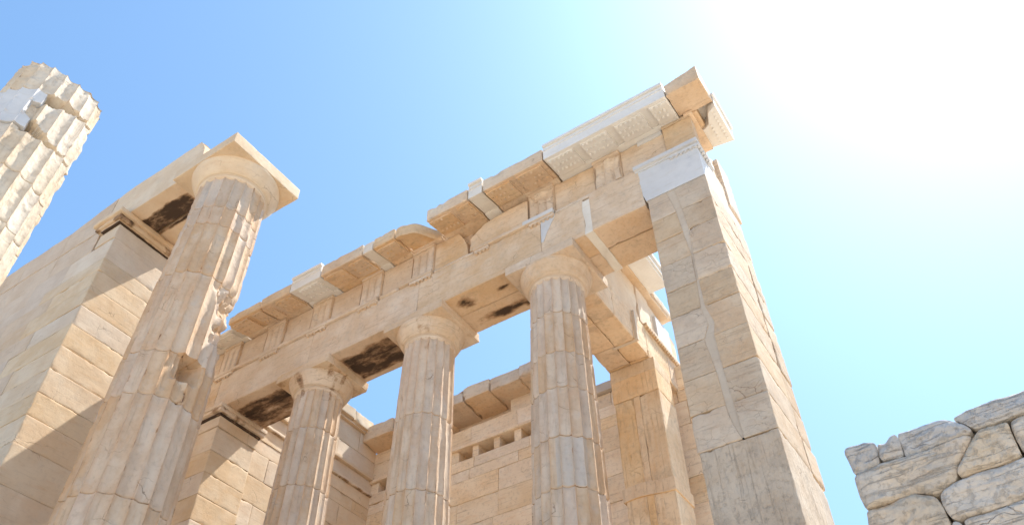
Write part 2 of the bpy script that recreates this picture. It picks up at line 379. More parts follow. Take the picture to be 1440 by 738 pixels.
# the bite that the old stone takes out of the patch edge
tlim = -24 - 11*sstep(9.78, 9.86, ZZ)*sstep(10.20, 10.12, ZZ)
TT2 = np.radians(-118 + (ad+118)/(94.)*(tlim+118)); ph = (TT2/(2*np.pi)*20) % 1; t_ = 1-np.abs(2*ph-1)
Rr = Rr0 - .048*(1-(1-t_)**2)**.75 + .006
Vo = np.stack([-9.83+Rr*np.cos(TT2), 2.05+Rr*np.sin(TT2), ZZ + .02*np.sin(TT2*7)], -1).reshape(-1, 3)
Ri = Rr-.12; Vi = np.stack([-9.83+Ri*np.cos(TT2), 2.05+Ri*np.sin(TT2), ZZ + .02*np.sin(TT2*7)], -1).reshape(-1, 3)
nzz, ntt = ZZ.shape; o = nzz*ntt; F = []
for i in range(nzz-1):
    for j in range(ntt-1):
        a = i*ntt+j; F.append((a, a+1, a+ntt+1, a+ntt)); F.append((o+a, o+a+ntt, o+a+ntt+1, o+a+1))
for i in range(nzz-1):
    a = i*ntt+ntt-1; F.append((a, o+a, o+a+ntt, a+ntt)); a = i*ntt; F.append((a, a+ntt, o+a+ntt, o+a))
for j in range(ntt-1):
    a = j; F.append((a, o+a, o+a+1, a+1)); a = (nzz-1)*ntt+j; F.append((a, a+1, o+a+1, o+a))
m.add(np.vstack([Vo, Vi]), F); m.build('marble_patch', NEW, tF)

# wing columns
GRP = 'columns of the side wing'
def streaks(cx, cy, k):
    def f(P):
        a = np.arctan2(P[:, 1]-cy, P[:, 0]-cx); n = fbm(np.stack([a*4+k, 0*a, P[:, 2]*.6], 1), 3)
        return sstep(.48, .66, n)*sstep(8.5, 9.3, P[:, 2])*sstep(9.56, 9.50, P[:, 2])*.42
    return f
AX = dict(y0=7.92, y1=9.05)
doric('fluted wing column nearest the sooty pilaster, black streaks running down its capital', -9.78, 8.48, 9.7, .535, .444, .605, 9.17, 9.7, .18,
      [8.35, 7.2, 6.1, 5.0], 11.7, GRP, capstain=streaks(-9.78, 8.48, 2.0), abx=(-10.42, -9.13, 7.92, 9.06), cap_mat=OLD)
def abC(P, P0):
    P = P.copy(); w = sstep(-7.45, -7.75, P[:, 0])*0; return P
doric('fluted wing column standing between the streaked one and the mended one', -7.18, 8.48, 9.7, .535, .444, .605, 9.17, 9.7, .18,
      [7.6, 6.24, 5.0], 21.3, GRP, capstain=lambda P: streaks(-7.18, 8.48, 5.0)(P)*.7, abx=(-7.81, -6.53, 7.92, 9.06), cap_mat=OLD)
def toneD(T, Z, P):
    a = np.degrees(wrap(T))
    g1 = sstep(-82, -80, a)*sstep(-27, -29, a)*sstep(5.42, 5.44, Z)*sstep(6.17, 6.15, Z)
    g2 = sstep(-56, -54, a)*sstep(20, 10, a)*sstep(8.43, 8.45, Z)
    return -1.6*g1 - .8*g2 + .15*(fbm(P*2, 2)-.5)
doric('fluted wing column nearest the tall pier, shaft mended with a grey marble inset', -4.58, 8.48, 9.7, .535, .446, .60, 9.17, 9.7, .18,
      [8.44, 7.65, 7.0, 6.18, 5.41, 4.6], 31.9, GRP, tonef=toneD, abx=(-5.23, -3.94, 7.92, 9.10), cap_mat=OLD, arris=.7)

# ---- generic masonry
rnd = random.Random(5)
def courses_x(mb, xa, xb, yf, depth, zs, bl, seed=0, skip=None, topf=None, **kw):
    """courses running along X, face at y=yf (towards -Y)"""
    for ci in range(len(zs)-1):
        z0, z1 = zs[ci], zs[ci+1]; x = xa - (bl*.5 if ci % 2 else 0) - rnd.uniform(0, .2)*bl
        while x < xb:
            L = bl*rnd.uniform(.85, 1.2); a, b = max(x, xa), min(x+L, xb)
            if xb-b < .25*bl: b = xb; L = xb-x+1
            if b-a > .08:
                j = rnd.uniform(-.006, .006)
                if not (skip and skip(a, b, z0, z1)):
                    block(mb, a+.0035, b-.0035, yf+j, yf+depth+j, z0+.003, z1-.003, seed=seed+ci*3.7+x, **kw)
            x += L
def courses_y(mb, ya, yb, xf, depth, zs, bl, seed=0, skip=None, **kw):
    """courses running along Y, face at x=xf (towards +X)"""
    for ci in range(len(zs)-1):
        z0, z1 = zs[ci], zs[ci+1]; y = ya - (bl*.5 if ci % 2 else 0)
        while y < yb:
            L = bl*rnd.uniform(.85, 1.2); a, b = max(y, ya), min(y+L, yb)
            if yb-b < .25*bl: b = yb; L = yb-y+1
            if b-a > .08:
                j = rnd.uniform(-.006, .006)
                if not (skip and skip(a, b, z0, z1)):
                    block(mb, xf-depth+j, xf+j, a+.0035, b-.0035, z0+.003, z1-.003, seed=seed+ci*2.9+y, **kw)
            y += L

# ---- big wall with pilaster end, left
tW = thing('hall_wall', 'tall smooth block wall with pilaster end behind the thick column, front face in shade', 'wall', (-15, 5.5, H))
m = MB()
zs = [H, 4.9, 5.45, 6.0, 6.55, 7.24, 7.75, 8.2, 8.7, 9.2, 9.7, 10.16, 10.65, 11.07, 11.4, 11.98]
# the pilaster end: one stone thick per course, broad face to +X
for i in range(len(zs)-1):
    xr = -12.30 - .016*(zs[i]-6)
    block(m, xr-1.35-(.5 if i % 2 else 0), xr, 4.80+rnd.uniform(-.004, .004), 6.25, zs[i]+.003, zs[i+1]-.003, res=.07, ry=.07, rx=.12, r=.012,
          chip=.075 if i in (6, 11, 12) else .04, thr=.58, seed=50+i*4.1, rough=.005, tone=.05)
m2 = MB()
for i in range(len(zs)-1):
    a = -13.65-(.5 if i % 2 else 0) - .016*(zs[i]-6)-.30
    x = a+.30
    while x > -26:
        L = rnd.uniform(1.0, 1.5)
        block(m2, x-L+.0005, x-.0005, 4.80, 6.2, zs[i]+.0005, zs[i+1]-.0005, res=.14, r=.0025, chip=.03, thr=.68, seed=x*3+i, rough=.003)
        x -= L
m.build('pilaster_face', WALLM, tW); m2.build('wall', FACEM, tW)
m = MB()                                                         # pilaster capital: fillet, cavetto, crown
block(m, -13.0, -12.40, 4.785, 6.28, 11.985, 12.36, res=.08, r=.008, chip=.02, seed=1, tone=.35)
def soot(P): return .55*sstep(.35, .6, fbm(P*2.2, 2))
block(m, -12.93, -12.36, 4.72, 6.34, 12.36, 12.42, res=.06, r=.012, chip=.03, seed=2, tone=.4, stainf=lambda P: .9*sstep(12.4, 12.36, P[:, 2]))
block(m, -13.08, -12.30, 4.66, 6.40, 12.42, 12.53, res=.05, r=.03, chip=.05, thr=.57, seed=3, tone=.6, stainf=soot)
block(m, -13.14, -12.24, 4.60, 6.45, 12.53, 12.645, res=.05, r=.012, chip=.07, thr=.56, seed=4, tone=.5)
m.build('pilaster_capital', WALLM, tW)
m = MB()
def ztopW(P, P0):
    P = P.copy(); n = fbm(np.stack([P0[:, 0]*1.6, P0[:, 1]*.8, 0*P0[:, 0]], 1), 4)
    lim = np.interp(P0[:, 0], [-26, -16.7, -14.6, -13.7, -12.95, -11.5, -10.6], [13.3, 13.36, 13.36, 13.52, 13.70, 13.74, 13.76]) + .10*(n-.5)
    P[:, 2] = np.minimum(P[:, 2], lim); return P
x = -13.12
while x > -26:
    L = rnd.uniform(1.1, 1.6); block(m, x-L+.003, x-.003, 4.80, 5.5, 11.98, 12.648, res=.12, r=.008, chip=.04, seed=x); 
    block(m, x-L+.003, x-.003, 5.5, 6.2, 11.98, 12.648, res=.2, seed=x+2)
    block(m, x-L*1+.003, x-.003, 4.79, 6.2, 12.652, 13.9, res=.08, r=.012, chip=.05, seed=x+5, post=ztopW, rough=.008); x -= L
m.build('upper_course', FACEM, tW)
# loose stones lying on the wall top
for k, (x0, x1, y0, y1, z1) in enumerate([(-16.4, -15.4, 5.3, 6.0, 13.80), (-15.2, -14.75, 5.2, 5.9, 13.72), (-17.8, -16.7, 5.2, 6.0, 13.85)]):
    m = MB(); block(m, x0, x1, y0, y1, 13.30, z1, res=.06, r=.04, chip=.14, thr=.5, rough=.03, seed=k*9.1)
    o = m.build('loose_block', WALLM)
    o['label'] = ['ragged stone lying on top of the tall left wall, between two others', 'smallest loose stone on top of the tall left wall, nearest its capital', 'loose stone on top of the tall left wall, beside the broken column'][k]
    o['category'] = 'stone block'; o['kind'] = 'thing'; o['group'] = 'loose blocks on the wall top'
# beam from wall to the thick column: two slabs on edge
tB = thing('architrave_beam', 'short stone beam with sooty underside from the tall left wall to the thick column', 'beam', (-11.4, 5.4, 12.65))
def postBeam(P, P0):
    P = ztopW(P, P0); n = fbm(P0*3, 3)
    # ragged right end
    e = -10.22 - .22*(P0[:, 2]-12.65) - .10*(n-.5) - .12*sstep(13.4, 13.75, P0[:, 2])
    P[:, 0] = np.minimum(P[:, 0], e); return P
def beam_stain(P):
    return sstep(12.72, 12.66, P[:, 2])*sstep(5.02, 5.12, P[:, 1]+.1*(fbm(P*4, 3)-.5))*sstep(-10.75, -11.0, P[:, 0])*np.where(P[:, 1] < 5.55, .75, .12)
def beam_tone(P): return .7*sstep(12.72, 12.66, P[:, 2])  # ochre underside: patina plus warm bounced light put into the colour
m = MB()
block(m, -13.11, -9.9, 4.80, 5.44, 12.652, 13.9, res=.05, ry=.04, rz=.09, r=.012, chip=.04, seed=77, post=postBeam, stainf=beam_stain, tonef=beam_tone)
m.build('front_slab', WALLM, tB)
m = MB()
block(m, -13.11, -9.9, 5.50, 6.2, 12.67, 13.7, res=.06, ry=.05, rz=.14, r=.014, chip=.06, seed=78, post=lambda P, P0: np.where(np.array([1, 0, 0])*np.ones_like(P) > 0, np.minimum(P, -9.95), P), stainf=beam_stain, tonef=beam_tone)
m.build('rear_slab', WALLM, tB)

# ---- left pilaster of the wing, with its wall return
tL = thing('wing_pilaster', 'block pilaster under the left end of the long beam, half in diagonal shadow', 'pilaster', (-12.5, 8.5, H))
m = MB(); zs = [H, 4.4, 4.9, 5.4, 5.9, 6.35, 6.83, 7.30, 7.79, 8.26, 8.73, 9.24]
for i in range(len(zs)-1):
    block(m, -13.0-(.3 if i % 2 else 0), -12.0, 8.02+rnd.uniform(-.004, .004), 9.0, zs[i]+.003, zs[i+1]-.003, res=.06, rx=.09, r=.012, chip=.04, thr=.6, seed=80+i*3.3)
    block(m, -15.4, -13.006-(.3 if i % 2 else 0), 8.02, 9.0, zs[i]+.003, zs[i+1]-.003, res=.12, r=.012, chip=.04, thr=.6, seed=180+i*3.3)
m.build('shaft', WALLM, tL)
m = MB()
block(m, -15.4, -11.97, 8.0, 9.02, 9.243, 9.47, res=.08, r=.008, chip=.02, seed=1.5, tone=.2)
block(m, -15.4, -11.95, 7.965, 9.05, 9.47, 9.53, res=.05, rx=.09, r=.02, chip=.04, seed=2.5, tone=.5, stainf=lambda P: .75+0*P[:, 0])
block(m, -15.4, -11.89, 7.90, 9.10, 9.53, 9.61, res=.05, rx=.09, r=.02, chip=.05, thr=.56, seed=3.5, tone=.6, stainf=lambda P: .4*sstep(.4, .6, fbm(P*3, 2)))
block(m, -15.4, -11.87, 7.88, 9.12, 9.612, 9.697, res=.05, rx=.09, r=.012, chip=.06, thr=.56, seed=4.5, tone=.5)
m.build('capital', WALLM, tL)

# ---- wing entablature
tE = thing('entablature', 'long carved stone beam with grooved frieze and broken cornice, resting on three columns', 'entablature', (-6.9, 8.5, 9.7))
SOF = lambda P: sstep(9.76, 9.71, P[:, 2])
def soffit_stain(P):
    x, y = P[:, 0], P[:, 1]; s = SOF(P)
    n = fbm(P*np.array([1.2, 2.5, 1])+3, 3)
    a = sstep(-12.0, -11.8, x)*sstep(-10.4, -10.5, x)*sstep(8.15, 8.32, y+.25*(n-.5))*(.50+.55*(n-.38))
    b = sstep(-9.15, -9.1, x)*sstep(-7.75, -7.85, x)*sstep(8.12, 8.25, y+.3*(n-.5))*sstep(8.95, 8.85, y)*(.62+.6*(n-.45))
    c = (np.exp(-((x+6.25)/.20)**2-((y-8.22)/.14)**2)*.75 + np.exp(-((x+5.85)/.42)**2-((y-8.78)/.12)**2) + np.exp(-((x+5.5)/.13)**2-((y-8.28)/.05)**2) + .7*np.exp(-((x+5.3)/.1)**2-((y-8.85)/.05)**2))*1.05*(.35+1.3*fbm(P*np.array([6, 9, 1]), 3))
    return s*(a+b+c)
def soffit_tone(P): return SOF(P)*.75  # soffits tinted ochre for patina and painted-in light from below
m = MB(); xs = [-15.4, -12.3, -9.75, -7.16, -4.56, -3.72]
for a, b in zip(xs[:-1], xs[1:]):
    k = a*1.7
    block(m, a+.003, b-.003, 8.0, 8.49, 9.70, 10.56, res=.06, ry=.04, r=.010, chip=.035, seed=k, stainf=soffit_stain, tonef=soffit_tone)
    block(m, a+.003, b-.003, 8.50, 9.0, 9.705, 10.56, res=.07, ry=.05, r=.014, chip=.05, seed=k+40, stainf=soffit_stain, tonef=soffit_tone)
# last front block stands a little proud and hangs lower; ragged right end
def endp(P, P0):
    P = P.copy(); n = fbm(P0*2.5, 3)
    e = -2.668 + .05*(n-.5)+ .05*(9.9-P0[:, 2]); P[:, 0] = np.minimum(P[:, 0], e); return P
block(m, -3.60, -2.66, 7.985, 8.47, 9.705, 10.64, res=.05, r=.012, chip=.05, thr=.55, seed=5.5, tonef=soffit_tone, post=endp)
block(m, -3.60, -2.60, 8.50, 9.0, 9.72, 10.5, res=.06, r=.014, chip=.04, seed=6.5, tonef=soffit_tone)
m.build('architrave', OLD, tE)
m = MB()
def wav(P, P0):
    P = P.copy(); P[:, 0] += .012*np.sin(P0[:, 2]*9)*sstep(8.1, 8.02, P0[:, 1]) + .03*(fbm(P0*3, 3)-.5) - .0*P0[:, 1]; return P
block(m, -3.735, -3.585, 7.99, 9.005, 9.692, 10.5, res=.05, r=.012, chip=.02, seed=7.5, post=wav); m.build('mortar_strip', PATCHL, tE)
m = MB()
def wedge(P, P0):
    P = P.copy(); z = P0[:, 2]; lim = np.interp(z, [9.95, 10.2, 10.5], [-4.52, -4.42, -4.27]); P[:, 0] = np.minimum(P[:, 0], lim+.02*(fbm(P0*6, 2)-.5)); return P
block(m, -4.55, -4.2, 7.985, 8.2, 9.98, 10.555, res=.03, r=.006, chip=.0, seed=8.5, post=wedge); m.build('white_inset', NEW, tE)
# white marble block over the pier
m = MB()
def wb(P, P0):
    P = P.copy(); z = P0[:, 2]; lim = np.interp(z, [9.75, 10.1, 10.56], [-2.62, -2.70, -2.73])+.03*(fbm(P0*4, 2)-.5); P[:, 0] = np.maximum(P[:, 0], lim); return P
block(m, -2.74, -1.655, 7.992, 8.62, 9.79, 10.53, res=.05, r=.004, chip=0, rough=.002, seed=9.5, post=wb)
block(m, -2.74, -1.62, 7.93, 8.66, 10.57, 10.655, res=.08, r=.005, chip=0, rough=.001, seed=9.8)
block(m, -2.73, -1.64, 7.975, 8.64, 10.53, 10.57, res=.08, r=.003, chip=0, rough=.001, seed=9.9)
m.build('white_corner_block', NEW, tE)
m = MB(); block(m, -2.60, -1.66, 8.64, 9.62, 9.79, 10.63, res=.06, r=.015, chip=.08, thr=.54, seed=19.5); m.build('corner_backing_block', OLD, tE)
# taenia (thin crowning band of the architrave)
m = MB()
block(m, -15.4, -8.15, 7.945, 8.3, 10.562, 10.645, res=.05, ry=.12, r=.012, chip=.07, thr=.53, seed=31)
block(m, -7.62, -6.86, 7.945, 8.3, 10.562, 10.645, res=.05, ry=.12, r=.012, chip=.07, thr=.56, seed=32)
block(m, -5.93, -4.30, 7.945, 8.3, 10.562, 10.645, res=.05, ry=.12, r=.010, chip=.03, thr=.6, seed=33)
block(m, -8.12, -7.64, 7.985, 8.3, 10.562, 10.645, res=.05, r=.02, chip=.05, thr=.5, seed=34)
block(m, -6.84, -5.95, 7.99, 8.3, 10.562, 10.62, res=.05, r=.02, chip=.05, thr=.5, seed=35)
block(m, -4.28, -2.76, 8.0, 8.3, 10.562, 10.64, res=.05, r=.02, chip=.05, thr=.5, seed=36)
m.build('taenia', OLD, tE)
m = MB(); block(m, -4.88, -4.27, 7.935, 8.0, 10.575, 10.66, res=.06, r=.004, chip=.01, seed=37); m.build('white_taenia_inset', NEW, tE)
TR = [-1.63, -2.96, -4.27, -6.87, -8.13, -9.42, -10.7, -11.98, -13.26]
def peg(mb, x, y, z0, z1, r, tone=0):
    n = 8; a = np.arange(n)/n*2*np.pi
    V = [(x+r*.8*math.cos(q), y+r*.8*math.sin(q), z1) for q in a] + [(x+r*math.cos(q), y+r*math.sin(q), z0) for q in a] + [(x, y, z0-.001)]
    F = [(i, (i+1) % n, n+(i+1) % n, n+i) for i in range(n)] + [(n+i, n+(i+1) % n, 2*n) for i in range(n)]
    mb.add(V, F, None, tone)
for k, xr in enumerate([-1.63, -4.27, -5.60, -6.87, -8.13, -9.42, -10.7, -11.98]):
    w = .50 if xr != -5.60 else .31; mt = NEW if xr == -1.63 else OLD
    m = MB(); block(m, xr-w, xr-.005, 7.955, 8.05, 10.497 if mt is OLD else 10.49, 10.558 if mt is OLD else 10.528, res=.05, r=.006, chip=.02 if mt is OLD else 0, seed=k*5)
    n = 6 if w > .4 else 4
    for q in range(n):
        if mt is OLD and rnd.random() < .12: continue
        peg(m, xr-w+(q+.5)*w/n, 7.978, 10.462, 10.50, .026)
    m.build('regula', mt, tE)
m = MB()                                                          # regula on the return face of the corner
block(m, -1.66, -1.60, 7.96, 8.46, 10.49, 10.528, res=.05, r=.004, chip=0)
for q in range(6): peg(m, -1.62, 8.0+q*.078, 10.462, 10.50, .026)
m.build('regula', NEW, tE)
# frieze: backing, metopes, triglyphs
m = MB(); 
for a, b in ((-15.4, -12.0), (-12.0, -9.7), (-9.7, -7.2), (-7.2, -6.12), (-5.98, -4.8), (-4.8, -3.0)): block(m, a+.004, b-.004, 8.20, 9.0, 10.60, 11.40, res=.15, r=.02, chip=.08, seed=a)
block(m, -3.0, -2.2, 8.2, 9.0, 10.66, 11.4, res=.1, r=.02, chip=.05, seed=61)
def fr_top(P, P0):
    P = P.copy(); n = fbm(P0*np.array([2, 2, .1]), 3); P[:, 2] = np.minimum(P[:, 2], np.interp(P0[:, 1], [8.2, 8.9, 9.1, 9.75], [11.4, 11.2, 11.38, 11.52])+.16*(n-.5)); return P
block(m, -2.18, -1.70, 8.10, 9.70, 10.66, 11.6, res=.05, r=.02, chip=.12, thr=.52, seed=62, post=fr_top)
block(m, -1.75, -1.63, 9.15, 9.66, 10.2, 11.45, res=.04, r=.012, chip=.06, thr=.54, seed=63)
m.build('frieze_backing', OLD, tE)
met = [(-2.96, -2.14, 0), (-4.27, -3.46, 0), (-6.04, -4.80, 1), (-7.36+.49, -6.10, 2), (-8.13, -7.37, 0), (-9.42, -8.63, 0), (-10.7, -9.92, 0), (-11.98, -11.2, 0), (-13.26, -12.48, 0)]
for k, (a, b, kind) in enumerate(met):
    m = MB()
    def mp(P, P0, kind=kind, a=a, b=b):
        P = P.copy()
        n = fbm(P0*4, 3)
        if kind == 1:
            P[:, 2] = np.minimum(P[:, 2], np.interp(P0[:, 0], [-6.04, -5.75, -5.2, -4.8], [10.95, 11.20, 11.27, 11.24])+.04*(n-.5))
        if kind == 2:
            P[:, 0] = np.minimum(P[:, 0], np.interp(P0[:, 2], [10.6, 10.9, 11.1, 11.35], [-6.09, -6.13, -6.2, -6.35])+.05*(n-.5))
        return P
    yf = {0: 8.05, 1: 7.995, 2: 8.035}[kind]
    block(m, a+.004, b-.004, yf, 8.19, 10.650, 11.36, res=.05, ry=.1, r=.010, chip=.03, thr=.6, seed=k*6.3+2, post=mp, tone=.1 if kind else .2)
    m.build('metope', OLD, tE)
for k, xr in enumerate(TR):
    m = MB(); x0, x1 = xr-.505, xr; eroded = xr in (-4.27, -2.96)
    def tp(P, P0, x0=x0, x1=x1, e=eroded, xr=xr):
        P = P.copy(); u = (P0[:, 0]-x0)/(x1-x0); d = 0*u
        if xr != -1.63:
            for c, w in ((.335, .075), (.665, .075), (0, .06), (1, .06)):
                d = np.maximum(d, np.clip(1-np.abs(u-c)/w, 0, 1))
        topz = 11.262
        fr = (P0[:, 1] < 8.0)*(P0[:, 2] < topz)
        P[:, 1] += fr*d*(.045 if not e else .03)
        if e: P[:, 1] += (P0[:, 1] < 8.0)*.05*sstep(.45, .65, fbm(P0*5, 3))
        return P
    zb = 10.660 if xr == -1.63 else 10.650
    block(m, x0, x1, 7.99, 8.19, zb, 11.30, res=.05, rx=.0126, rz=.035, ry=.1, r=.006, chip=.025 if not eroded else .07, thr=.6, seed=k*3.3, post=tp, tone=(-.2 if eroded else .15), rough=.003)
    block(m, x0-.004, x1+.004, 7.975, 8.18, 11.303, 11.375, res=.05, ry=.1, r=.006, chip=.03, seed=k*3.3+1)
    m.build('triglyph', OLD if xr != -1.63 else PILM, tE)
m = MB(); block(m, -2.62, -2.16, 8.03, 8.1, 11.27, 11.37, res=.05, r=.004, chip=0); m.build('white_band_inset', NEW, tE)

# cornice (geison) blocks
def geison(xa, xb, mat, ytip=7.40, ztop=11.60, seed=0, white=False, rag=.085, front=None, mut=True, chip=.06, crown=False, tone=.6):
    m = MB()
    def ps(P, P0):
        P = P.copy(); y = P0[:, 1]; z = P0[:, 2]
        low = z < 11.46
        slope = np.interp(y, [7.4, 8.0, 8.05], [11.28, 11.415, 11.415])
        P[:, 2] = np.where(z < 11.5, slope + (P[:, 2]-11.415)*1.0, P[:, 2])
        n = fbm(np.stack([P0[:, 0]*2.2, P0[:, 1], 0*y+seed], 1), 4); n2 = fbm(np.stack([P0[:, 0]*6, P0[:, 1]*3, 0*y+seed], 1), 3)
        if not white:
            P[:, 2] = np.minimum(P[:, 2], ztop - rag*1.6*np.clip(n-.35, 0, 1) - rag*.5*(n2-.5) + .02)
        if front is not None:
            f = front(P0[:, 0], n); P[:, 1] = np.maximum(P[:, 1], f)
        return P
    block(m, xa+.004, xb-.004, ytip, 8.55, 11.415, ztop, res=.045, ry=.05, rz=.06, r=.006 if white else .014, chip=0 if white else chip, thr=.58,
          rough=.001 if white else .008, seed=seed, post=ps, tonef=lambda P: tone*sstep(.03, -.01, P[:, 2]-np.interp(P[:, 1], [7.4, 8.0], [11.31, 11.45])))  # cornice underside tinted ochre: patina and warm reflected light in one colour
    # bed moulding under it
    block(m, xa+.006, xb-.006, 7.93, 8.5, 11.378, 11.412, res=.09, r=.008, chip=.01, seed=seed+1, tone=tone*.6)
    if crown:
        block(m, xa+.006, xb-.006, ytip-.035, 8.3, ztop+.002, ztop+.06, res=.1, r=.006, chip=0, rough=.001, seed=seed+1)
        block(m, xa+.006, xb-.006, ytip-.012, ytip+.2, 11.50, 11.525, res=.1, r=.003, chip=0, rough=.001, seed=seed+1)
    if mut:
        # mutules, hung under the sloping soffit, with rows of pegs
        k0 = math.floor((xa+1.63)/.6425)-1
        for k in range(k0, k0+60):
            c = -1.88 + k*.6425; a, b = c-.25, c+.25
            a2, b2 = max(a, xa+.02), min(b, xb-.02)
            if a2 > xb: break
            if b2-a2 < .06: continue
            y0 = ytip+.07 if front is None else max(ytip+.07, float(np.max(front(np.array([a2, (a2+b2)/2, b2]), np.array([.5, .5, .5]))))+.05)
            if y0 > 7.8: continue
            y1 = 7.925
            def mp(P, P0):
                P = P.copy(); P[:, 2] += np.interp(P0[:, 1], [7.4, 8.0], [11.28, 11.415])-11.415; return P
            block(m, a2, b2, y0, y1, 11.375, 11.418, res=.06, r=.005, chip=0 if white else .02, seed=seed+k, post=mp, tone=tone)
            for i in range(6):
                for j in range(3):
                    px = a+(i+.5)*.5/6; py = 7.50+j*.14
                    if px < a2+.02 or px > b2-.02 or py < y0+.01: continue
                    if not white and rnd.random() < .25: continue
                    zb = 11.375 + (7.93-0, 0)[1] + float(np.interp(py, [7.4, 8.0], [11.28, 11.415]))-11.415
                    peg(m, px, py, zb-(.022 if white else .018), zb+.002, .024, tone)
    return m.build('cornice_block', mat, tE)
geison(-15.4, -11.80, PATCHL, ytip=7.58, ztop=11.48, seed=.5, rag=.03, tone=0)
geison(-11.78, -10.85, OCH, seed=1.2, ztop=11.50); geison(-10.84, -10.04, OCH, seed=2.2, ztop=11.54)
geison(-10.02, -9.22, NEWC, seed=3, white=True, ztop=11.60, crown=True, tone=0)
geison(-9.20, -8.16, OCH, seed=4.7, ztop=11.58); geison(-8.14, -7.90, PATCHL, seed=5.7, ztop=11.54, tone=.2, mut=False)
geison(-7.88, -7.38, OCH, seed=6.7, ztop=11.56)
geison(-7.36, -6.66, OCH, seed=7.7, ztop=11.55, front=lambda x, n: 7.42+.10*sstep(-7.3, -6.9, x)+.40*sstep(-7.0, -6.66, x)+.14*(n-.5), chip=.12, rag=.10)
geison(-6.62, -5.70, OCH, seed=9.2, ztop=11.58, rag=.10, chip=.09)
geison(-5.68, -5.38, PATCHL, seed=10, white=True, ztop=11.62, mut=False, tone=0, crown=True)
geison(-5.36, -4.12, OCH, seed=11.2, ztop=11.60, rag=.07)
geison(-4.10, -1.80, NEWC, seed=12, white=True, ztop=11.60, crown=True, tone=0)
# corner: old broken block and the new white return block
m = MB()
def cp(P, P0):
    P = P.copy(); n = fbm(P0*np.array([3, 3, .1])+4, 3)
    P[:, 2] = np.where(P0[:, 2] < 11.46, P[:, 2] + np.interp(P0[:, 1], [7.4, 8.0], [-.13, 0])*1.0, P[:, 2])
    P[:, 2] = np.minimum(P[:, 2], np.interp(P0[:, 0], [-1.8, -1.5, -1.2], [11.56, 11.62, 11.68])+.10*(n-.5)); return P
block(m, -1.79, -1.21, 7.40, 8.02, 11.415, 11.75, res=.045, r=.014, chip=.08, thr=.58, seed=13.3, post=cp, rough=.008, tonef=lambda P: .8*sstep(11.45, 11.42, P[:, 2]))  # ochre soffit holds patina and painted bounce light
block(m, -1.80, -1.50, 8.02, 8.45, 11.40, 11.6, res=.06, r=.02, chip=.10, seed=13.9, tone=.6)
block(m, -1.72, -1.57, 7.95, 8.85, 11.33, 11.398, res=.06, r=.01, chip=.04, seed=14.1, tone=.4)
m.build('corner_cornice_block', OLD, tE)
m = MB()
def cq(P, P0):
    P = P.copy(); low = P0[:, 2] < 11.46
    P[:, 2] = np.where(low, P[:, 2]+np.interp(P0[:, 0], [-1.65, -1.2], [0, -.09]), P[:, 2])
    lim = np.interp(P0[:, 0], [-1.6, -1.45, -1.35, -1.2], [8.45, 8.38, 8.12, 8.03]); P[:, 1] = np.maximum(P[:, 1], lim); return P
block(m, -1.60, -1.20, 8.03, 8.86, 11.405, 11.60, res=.04, r=.004, chip=0, rough=.001, seed=15, post=cq)
block(m, -1.55, -1.165, 8.02, 8.86, 11.602, 11.665, res=.09, r=.005, chip=0, rough=.001)
block(m, -1.22, -1.188, 8.03, 8.86, 11.52, 11.55, res=.09, r=.003, chip=0, rough=.001)
for i in range(2):
    for k in range(9):
        peg(m, -1.28-i*.13, 8.12+i*.28+k*.08 if i else 8.10+k*.082, 11.315+.03*i, 11.36+.03*i, .022) if (8.12+i*.28+k*.08) < 8.8 else None
m.build('white_cornice_block', NEWC, tE)

# ---- corner pier, right
tP = thing('corner_pier', 'tall square block pier under the beam end, pale mortar strip up its front', 'pillar', (-2.13, 8.8, H))
m = MB(); zs = [H, 5.23, 5.74, 6.26, 6.80, 7.32, 7.79, 8.30, 8.81, 9.27, 9.785]
def strip_x(z):                                                   # centre of the mortar strip
    return np.interp(z, [5.24, 5.5, 5.74, 6.25, 6.8, 7.0, 7.3, 8.3, 8.8, 9.3, 9.8], [-2.06, -2.10, -2.12, -2.14, -2.17, -2.10, -2.16, -2.13, -2.14, -2.17, -2.24])
def strip_w(z):
    return np.interp(z, [5.24, 5.3, 5.6, 6.2, 6.75, 7.0, 7.3, 7.8, 8.3, 8.8, 9.3, 9.8], [.02, .05, .10, .085, .14, .08, .06, .03, .03, .09, .10, .13])
def pl(P, P0):
    P = P.copy(); e = strip_x(P0[:, 2])-strip_w(P0[:, 2])*.5; P[:, 0] = np.minimum(P[:, 0], e-.002); return P
def pr(P, P0):
    P = P.copy(); e = strip_x(P0[:, 2])+strip_w(P0[:, 2])*.5; P[:, 0] = np.maximum(P[:, 0], e+.002); return P
def tg(P): return -.5*bump2(0*P[:, 0], P[:, 2], 0, 7.6, 5, .6)
